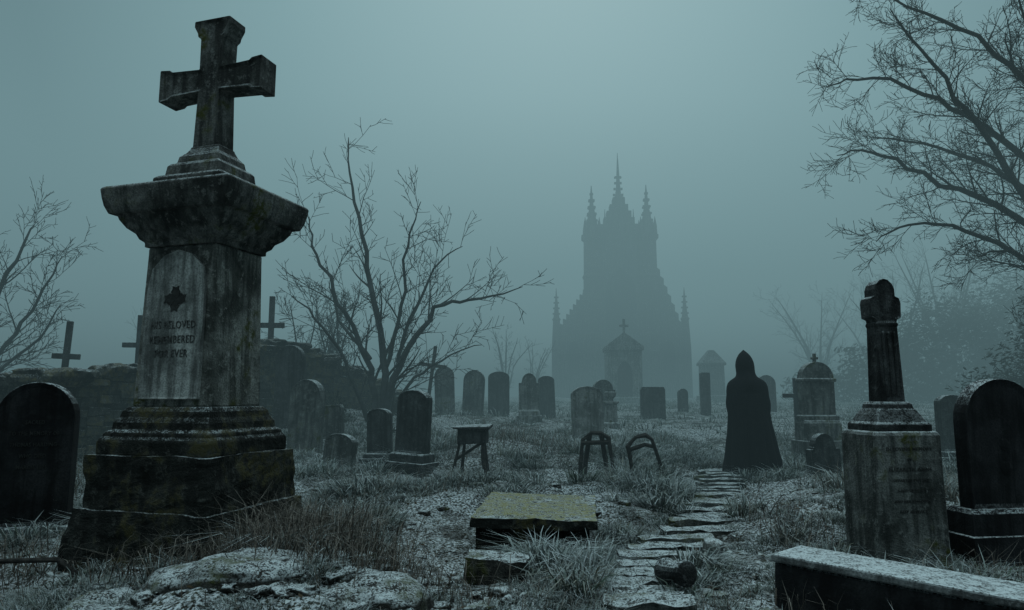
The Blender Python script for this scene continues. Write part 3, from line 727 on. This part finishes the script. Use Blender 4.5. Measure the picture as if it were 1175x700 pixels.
# ------------------------------------------------------------ cloaked figure
def figure():
    root = new_obj('cloaked_person', None, loc=(3.29, 9.8, H(3.29, 9.8)-.0), rot=(0, 0, R(-6)))
    prof = [(0.02, .385, .31), (.12, .372, .30), (.30, .350, .28), (.50, .325, .26), (.70, .300, .24), (.88, .280, .225), (1.0, .274, .215), (1.12, .280, .205), (1.20, .284, .19), (1.27, .278, .175),
            (1.32, .258, .158), (1.355, .222, .145), (1.385, .172, .136), (1.41, .140, .132), (1.45, .126, .134), (1.50, .126, .142), (1.56, .127, .148), (1.61, .120, .142), (1.66, .104, .125), (1.70, .082, .10), (1.735, .054, .065), (1.76, .026, .035), (1.78, .004, .008)]
    bm = bmesh.new(); n = 120; rings = []
    zz = np.linspace(0.02, 1.78, 100)
    ph = [random.uniform(0, 6) for _ in range(6)]
    for z in zz:
        rx = np.interp(z, [p[0] for p in prof], [p[1] for p in prof]); ry = np.interp(z, [p[0] for p in prof], [p[2] for p in prof])
        low = max(0, min(1, (1.28-z)/1.0)); ring = []
        cx = .012*math.sin(z*3) + .03*max(0, .9-z) - .02*max(0, z-1.35)*3
        for i in range(n):
            th = 2*math.pi*i/n
            tw = th + .12*math.sin(z*2.1+ph[3])
            f = 1 + low*(.14*(abs(math.sin(tw*3.5+ph[0]))**.7-.6) + .10*(abs(math.sin(tw*7.5+ph[1]+z*.4))**.8-.55) + .018*math.sin(tw*17+ph[2]+z*2)) + .02*noise.noise(Vector((math.cos(th)*3, math.sin(th)*3, z*5)))
            x = rx*math.cos(th)*f; y_ = ry*math.sin(th)*f
            x += math.copysign(.022, x)*math.exp(-((z-1.02)/.10)**2)*abs(math.cos(th))**3
            if y_ > 0 and 1.44 < z < 1.70:
                k = math.exp(-(x/.075)**4)*math.sin(math.pi*(z-1.44)/.26)**.6
                y_ -= k*.17
            if y_ < 0 and 1.18 < z < 1.48: y_ -= .06*math.sin(math.pi*(z-1.18)/.30)*math.exp(-(x/.11)**2)
            zq = z + (.02*math.sin(th*5) + .014*math.sin(th*9+1) if z < .05 else 0)
            ring.append(bm.verts.new((x+cx, y_, zq)))
        rings.append(ring)
    for a, b in zip(rings, rings[1:]):
        for i in range(n):
            j = (i+1) % n; bm.faces.new((a[i], a[j], b[j], b[i]))
    bm.faces.new(rings[-1]); bm.faces.new(rings[0][::-1])
    bm_obj('hooded_cloak', bm, [M_cloth], parent=root, bevel=0, smooth=True)
    bm = bmesh.new()
    r = bmesh.ops.create_icosphere(bm, subdivisions=4, radius=1)
    for v in r['verts']:
        p = v.co.copy(); x, y_, z = p.x*.066, p.y*.085, p.z*.105
        if p.y > 0:
            y_ += .018*math.exp(-((p.x/.16)**2+((p.z+.08)/.22)**2))
            for s in (-1, 1): y_ -= .012*math.exp(-(((p.x-s*.38)/.2)**2+((p.z-.12)/.14)**2))
            y_ += .006*math.exp(-((p.x/.3)**2+((p.z+.42)/.07)**2))
        if p.z < 0: x *= 1-.25*p.z*p.z
        v.co = Vector((x, y_-.0, z+1.55))
    bm_obj('head', bm, [M_skin], parent=root, bevel=0, smooth=True)
    bm = bmesh.new()
    for s in (-1, 1):
        rock(bm, (s*.11, .14, .04), (.10, .30, .09), 0, .03, 3)
    bm_obj('shoes', bm, [M_cloth], parent=root, bevel=0, smooth=True)
figure(); excl(3.29, 9.8, .5, .4)

# ------------------------------------------------------------ grass, weeds, leaves
def blade_mesh(name, root, tip, mid, width, ca, cb, mat):
    n = len(root)
    th = rng.uniform(0, 2*np.pi, n); side = np.stack([np.cos(th), np.sin(th), np.zeros(n)], 1)
    w = side*width[:, None]
    V = np.stack([root-w, root+w, mid-w*.7, mid+w*.7, tip], 1).reshape(-1, 3)
    base = np.arange(n)[:, None]*5
    L = (base+np.array([0, 1, 3, 2, 2, 3, 4])[None]).reshape(-1)
    me = bpy.data.meshes.new(name)
    me.vertices.add(n*5); me.vertices.foreach_set('co', V.reshape(-1).astype(np.float32))
    me.loops.add(n*7); me.loops.foreach_set('vertex_index', L.astype(np.int32))
    ls = (np.arange(n)[:, None]*7+np.array([0, 4])[None]).reshape(-1)
    me.polygons.add(n*2); me.polygons.foreach_set('loop_start', ls.astype(np.int32))
    me.update(calc_edges=True); me.validate()
    cm_ = (ca*.45+cb*.55)
    C = np.stack([ca, ca, cm_, cm_, cb], 1).reshape(-1, 3); C = np.concatenate([C, np.ones((len(C), 1))], 1)
    at = me.color_attributes.new('Col', 'FLOAT_COLOR', 'POINT'); at.data.foreach_set('color', C.reshape(-1).astype(np.float32))
    return new_obj(name, me, [mat])
def tufts(n, ymin, ymax, blades, hmul, wmul, thr, seed=0):
    rd = random.Random(int(ymin*10)+seed); out = []
    tries = 0
    while len(out) < n and tries < n*6:
        tries += 1
        y = math.sqrt(rd.uniform(ymin**2, ymax**2)); x = rd.uniform(-.82, .82)*y
        g = N(x*.9, y*.9, 20)*.7+N(x*3, y*3, 8)*.5
        if g < thr: continue
        if blocked(x, y): continue
        out.append((x, y, H(x, y)-.01, max(.3, min(1.8, .7+g*2.3))*rd.uniform(.6, 1.3)))
    A = np.array(out); m = len(A)
    Cn = np.repeat(A, blades, 0); k = len(Cn)
    th = rng.uniform(0, 2*np.pi, k); rr_ = rng.uniform(0, 1, k)**.6
    tl = np.repeat(rng.normal(0, .4, (m, 2)), blades, 0)
    rad = .055*wmul
    root = Cn[:, :3]+np.stack([np.cos(th)*rr_*rad, np.sin(th)*rr_*rad, np.zeros(k)], 1)
    h = hmul*Cn[:, 3]*rng.uniform(.45, 1.1, k)
    out_ = np.stack([np.cos(th)*(.3+rr_*.8)+tl[:, 0], np.sin(th)*(.3+rr_*.8)+tl[:, 1]], 1)*h[:, None]
    mid = root.copy(); mid[:, :2] += out_*.4; mid[:, 2] += h*.62
    tip = root.copy(); tip[:, :2] += out_*1.15; tip[:, 2] += h*rng.uniform(.35, .95, k)
    q = np.repeat(rng.uniform(0, 1, (m, 1)), blades, 0)*.7+rng.uniform(0, 1, (k, 1))*.3
    green = np.array([[.05, .08, .055]]); straw = np.array([[.15, .13, .09]])
    ca = (green*(1-q**2)+straw*q**2)*rng.uniform(.4, .9, (k, 1))
    fr = np.array([[.70, .78, .80]])*rng.uniform(.55, 1.0, (k, 1))
    fm = np.repeat(rng.normal(.70, .24, (m, 1)), blades, 0)
    f = np.clip(fm+rng.normal(0, .2, (k, 1)), .05, 1)
    cb = ca*1.8*(1-f)+fr*f
    return root, tip, mid, np.full(k, .0028*wmul)*rng.uniform(.6, 1.4, k), ca, cb
parts = [tufts(10000, 3.3, 7.5, 14, .10, 1.0, -.18), tufts(10500, 7.5, 14, 9, .13, 1.7, -.2), tufts(6500, 14, 34, 7, .16, 3.6, -.3),
         tufts(1100, 4.6, 11, 38, .18, 2.2, .10, 5)]
args = [np.concatenate([p[i] for p in parts]) for i in range(6)]
blade_mesh('frosty_grass', *args, M_grass)
def weeds():
    rd = random.Random(9); C = []
    areas = [(-1.45, 5.2, .45, .5, 1500, .42), (-1.9, 4.7, .6, .2, 700, .3), (-3.6, 5.0, .5, .5, 400, .32), (-.9, 4.6, .5, .3, 600, .25), (-.25, 10.6, .9, .7, 600, .35),
             (3.4, 4.9, .5, .3, 300, .28), (4.3, 7.5, .9, .8, 500, .32), (-5.0, 8.3, 1.8, 1, 900, .5), (-1.2, 8.2, 1.0, 1.0, 300, .3), (2.4, 6.2, .3, .8, 250, .28), (0, 4.4, 2.5, .35, 500, .2), (1.2, 11.5, 2.5, 1.5, 500, .3)]
    for (x, y, sx, sy, n, h) in areas:
        for _ in range(n):
            a = rd.gauss(x, sx*.6); b = rd.gauss(y, sy*.6)
            if blocked(a, b): continue
            C.append((a, b, H(a, b)-.01, h*rd.uniform(.4, 1.25)))
    A = np.array(C); k = len(A); root = A[:, :3]; h = A[:, 3]
    dirn = rng.normal(0, .55, (k, 2))+np.array([[.15, -.1]])
    mid = root.copy(); mid[:, :2] += dirn*h[:, None]*.35; mid[:, 2] += h*.65
    tip = root.copy(); tip[:, :2] += dirn*h[:, None]*1.2; tip[:, 2] += h*rng.uniform(.4, 1.1, k)
    ca = np.array([[.075, .058, .043]])*rng.uniform(.4, 1.2, (k, 1)); cb = np.array([[.25, .235, .21]])*rng.uniform(.4, 1.4, (k, 1))
    blade_mesh('dry_weeds', root, tip, mid, rng.uniform(.0015, .004, k), ca, cb, M_weed)
weeds()
def leaves():
    rd = random.Random(2); vs = []; fs = []; cs = []
    for _ in range(6500):
        y = rd.uniform(3.6, 10); x = rd.uniform(-.8, .8)*y; z = H(x, y)+.012
        s = rd.uniform(.012, .034); a = rd.uniform(0, 6.28); i = len(vs)
        ux, uy = math.cos(a)*s, math.sin(a)*s
        tz = rd.uniform(-.6, .6)*s
        vs += [(x+ux, y+uy, z+tz), (x-uy*.6, y+ux*.6, z+rd.uniform(0, .012)), (x-ux, y-uy, z-tz*.5), (x+uy*.6, y-ux*.6, z+rd.uniform(0, .012))]
        fs.append((i, i+1, i+2, i+3)); f = rd.random()**2*.9; b = rd.uniform(.5, 1.3)
        cs += [(.05*b*(1-f)+.5*f, .038*b*(1-f)+.55*f, .025*b*(1-f)+.55*f, 1)]*4
    me = bpy.data.meshes.new('fallen_leaves'); me.from_pydata(vs, [], fs)
    at = me.color_attributes.new('Col', 'FLOAT_COLOR', 'POINT'); at.data.foreach_set('color', np.array(cs, dtype=np.float32).reshape(-1))
    new_obj('fallen_leaves', me, [M_leaf])
leaves()

# ------------------------------------------------------------ fog : homogeneous absorbing volumes, own emission stands in for scattered daylight
def fog(name, x0, x1, y0, y1, z0, z1, sigma, col):
    m = bpy.data.materials.new(name); m.use_nodes = True; t = m.node_tree; t.nodes.clear()
    out = node(t, 'ShaderNodeOutputMaterial'); ab = node(t, 'ShaderNodeVolumeAbsorption'); em = node(t, 'ShaderNodeEmission'); ad = node(t, 'ShaderNodeAddShader')
    ab.inputs['Color'].default_value = (0, 0, 0, 1); ab.inputs['Density'].default_value = sigma
    em.inputs['Color'].default_value = (*col, 1); em.inputs['Strength'].default_value = sigma
    t.links.new(ab.outputs[0], ad.inputs[0]); t.links.new(em.outputs[0], ad.inputs[1]); t.links.new(ad.outputs[0], out.inputs['Volume'])
    bm = bmesh.new(); box(bm, ((x0+x1)/2, (y0+y1)/2, (z0+z1)/2), (x1-x0, y1-y0, z1-z0))
    return bm_obj(name, bm, [m], bevel=0)
fog('fog_bank', -55, 70, 7.0, 140, -3, 4.5, .033, (.096, .168, .184))
fog('fog_bank_upper', -42, 55, 9.0, 120, 4.503, 23, .0275, (.165, .282, .304))

# ------------------------------------------------------------ world + sun
w = bpy.data.worlds.new("World"); scene.world = w; w.use_nodes = True; t = w.node_tree; t.nodes.clear()
out = node(t, 'ShaderNodeOutputWorld'); add = node(t, 'ShaderNodeAddShader')
sky = node(t, 'ShaderNodeTexSky', sky_type='NISHITA'); sky.sun_disc = False; sky.sun_elevation = R(40); sky.sun_rotation = R(4)
bg1 = node(t, 'ShaderNodeBackground'); bg1.inputs[1].default_value = .006; t.links.new(sky.outputs[0], bg1.inputs[0])
tc = node(t, 'ShaderNodeTexCoord')
dt = node(t, 'ShaderNodeVectorMath', operation='DOT_PRODUCT'); t.links.new(tc.outputs['Generated'], dt.inputs[0])
g = Vector((.07, .90, .42)).normalized(); dt.inputs[1].default_value = g
c1 = ramp(t, dt.outputs['Value'], [(.60, (.048, .088, .098)), (.80, (.090, .162, .176)), (.93, (.25, .42, .445)), (1.0, (.39, .60, .63))])
sx = node(t, 'ShaderNodeSeparateXYZ'); t.links.new(tc.outputs['Generated'], sx.inputs[0])
zen = ramp(t, sx.outputs[2], [(.58, 0.), (.90, 1.)])
c = mix(t, zen, c1, (1.05, 1.42, 1.52))
bg2 = node(t, 'ShaderNodeBackground'); bg2.inputs[1].default_value = 1.0; t.links.new(c, bg2.inputs[0])
t.links.new(bg1.outputs[0], add.inputs[0]); t.links.new(bg2.outputs[0], add.inputs[1]); t.links.new(add.outputs[0], out.inputs[0])
sd = bpy.data.lights.new('sun', 'SUN'); sd.energy = .6; sd.angle = R(40); sd.color = (.84, .96, 1.0)
so = bpy.data.objects.new('sun', sd); scene.collection.objects.link(so)
so.rotation_euler = Vector((-.07, -.75, -.66)).to_track_quat('-Z', 'Y').to_euler()

cam = bpy.data.cameras.new('camera'); cam.lens = 24.5; cam.sensor_width = 36; cam.clip_end = 2000
co = bpy.data.objects.new('camera', cam); scene.collection.objects.link(co)
co.location = (0, 0, 1.35); co.rotation_euler = (R(97.48), 0, 0)
scene.camera = co
scene.view_settings.view_transform = 'Standard'; scene.view_settings.look = 'None'; scene.view_settings.exposure = 0
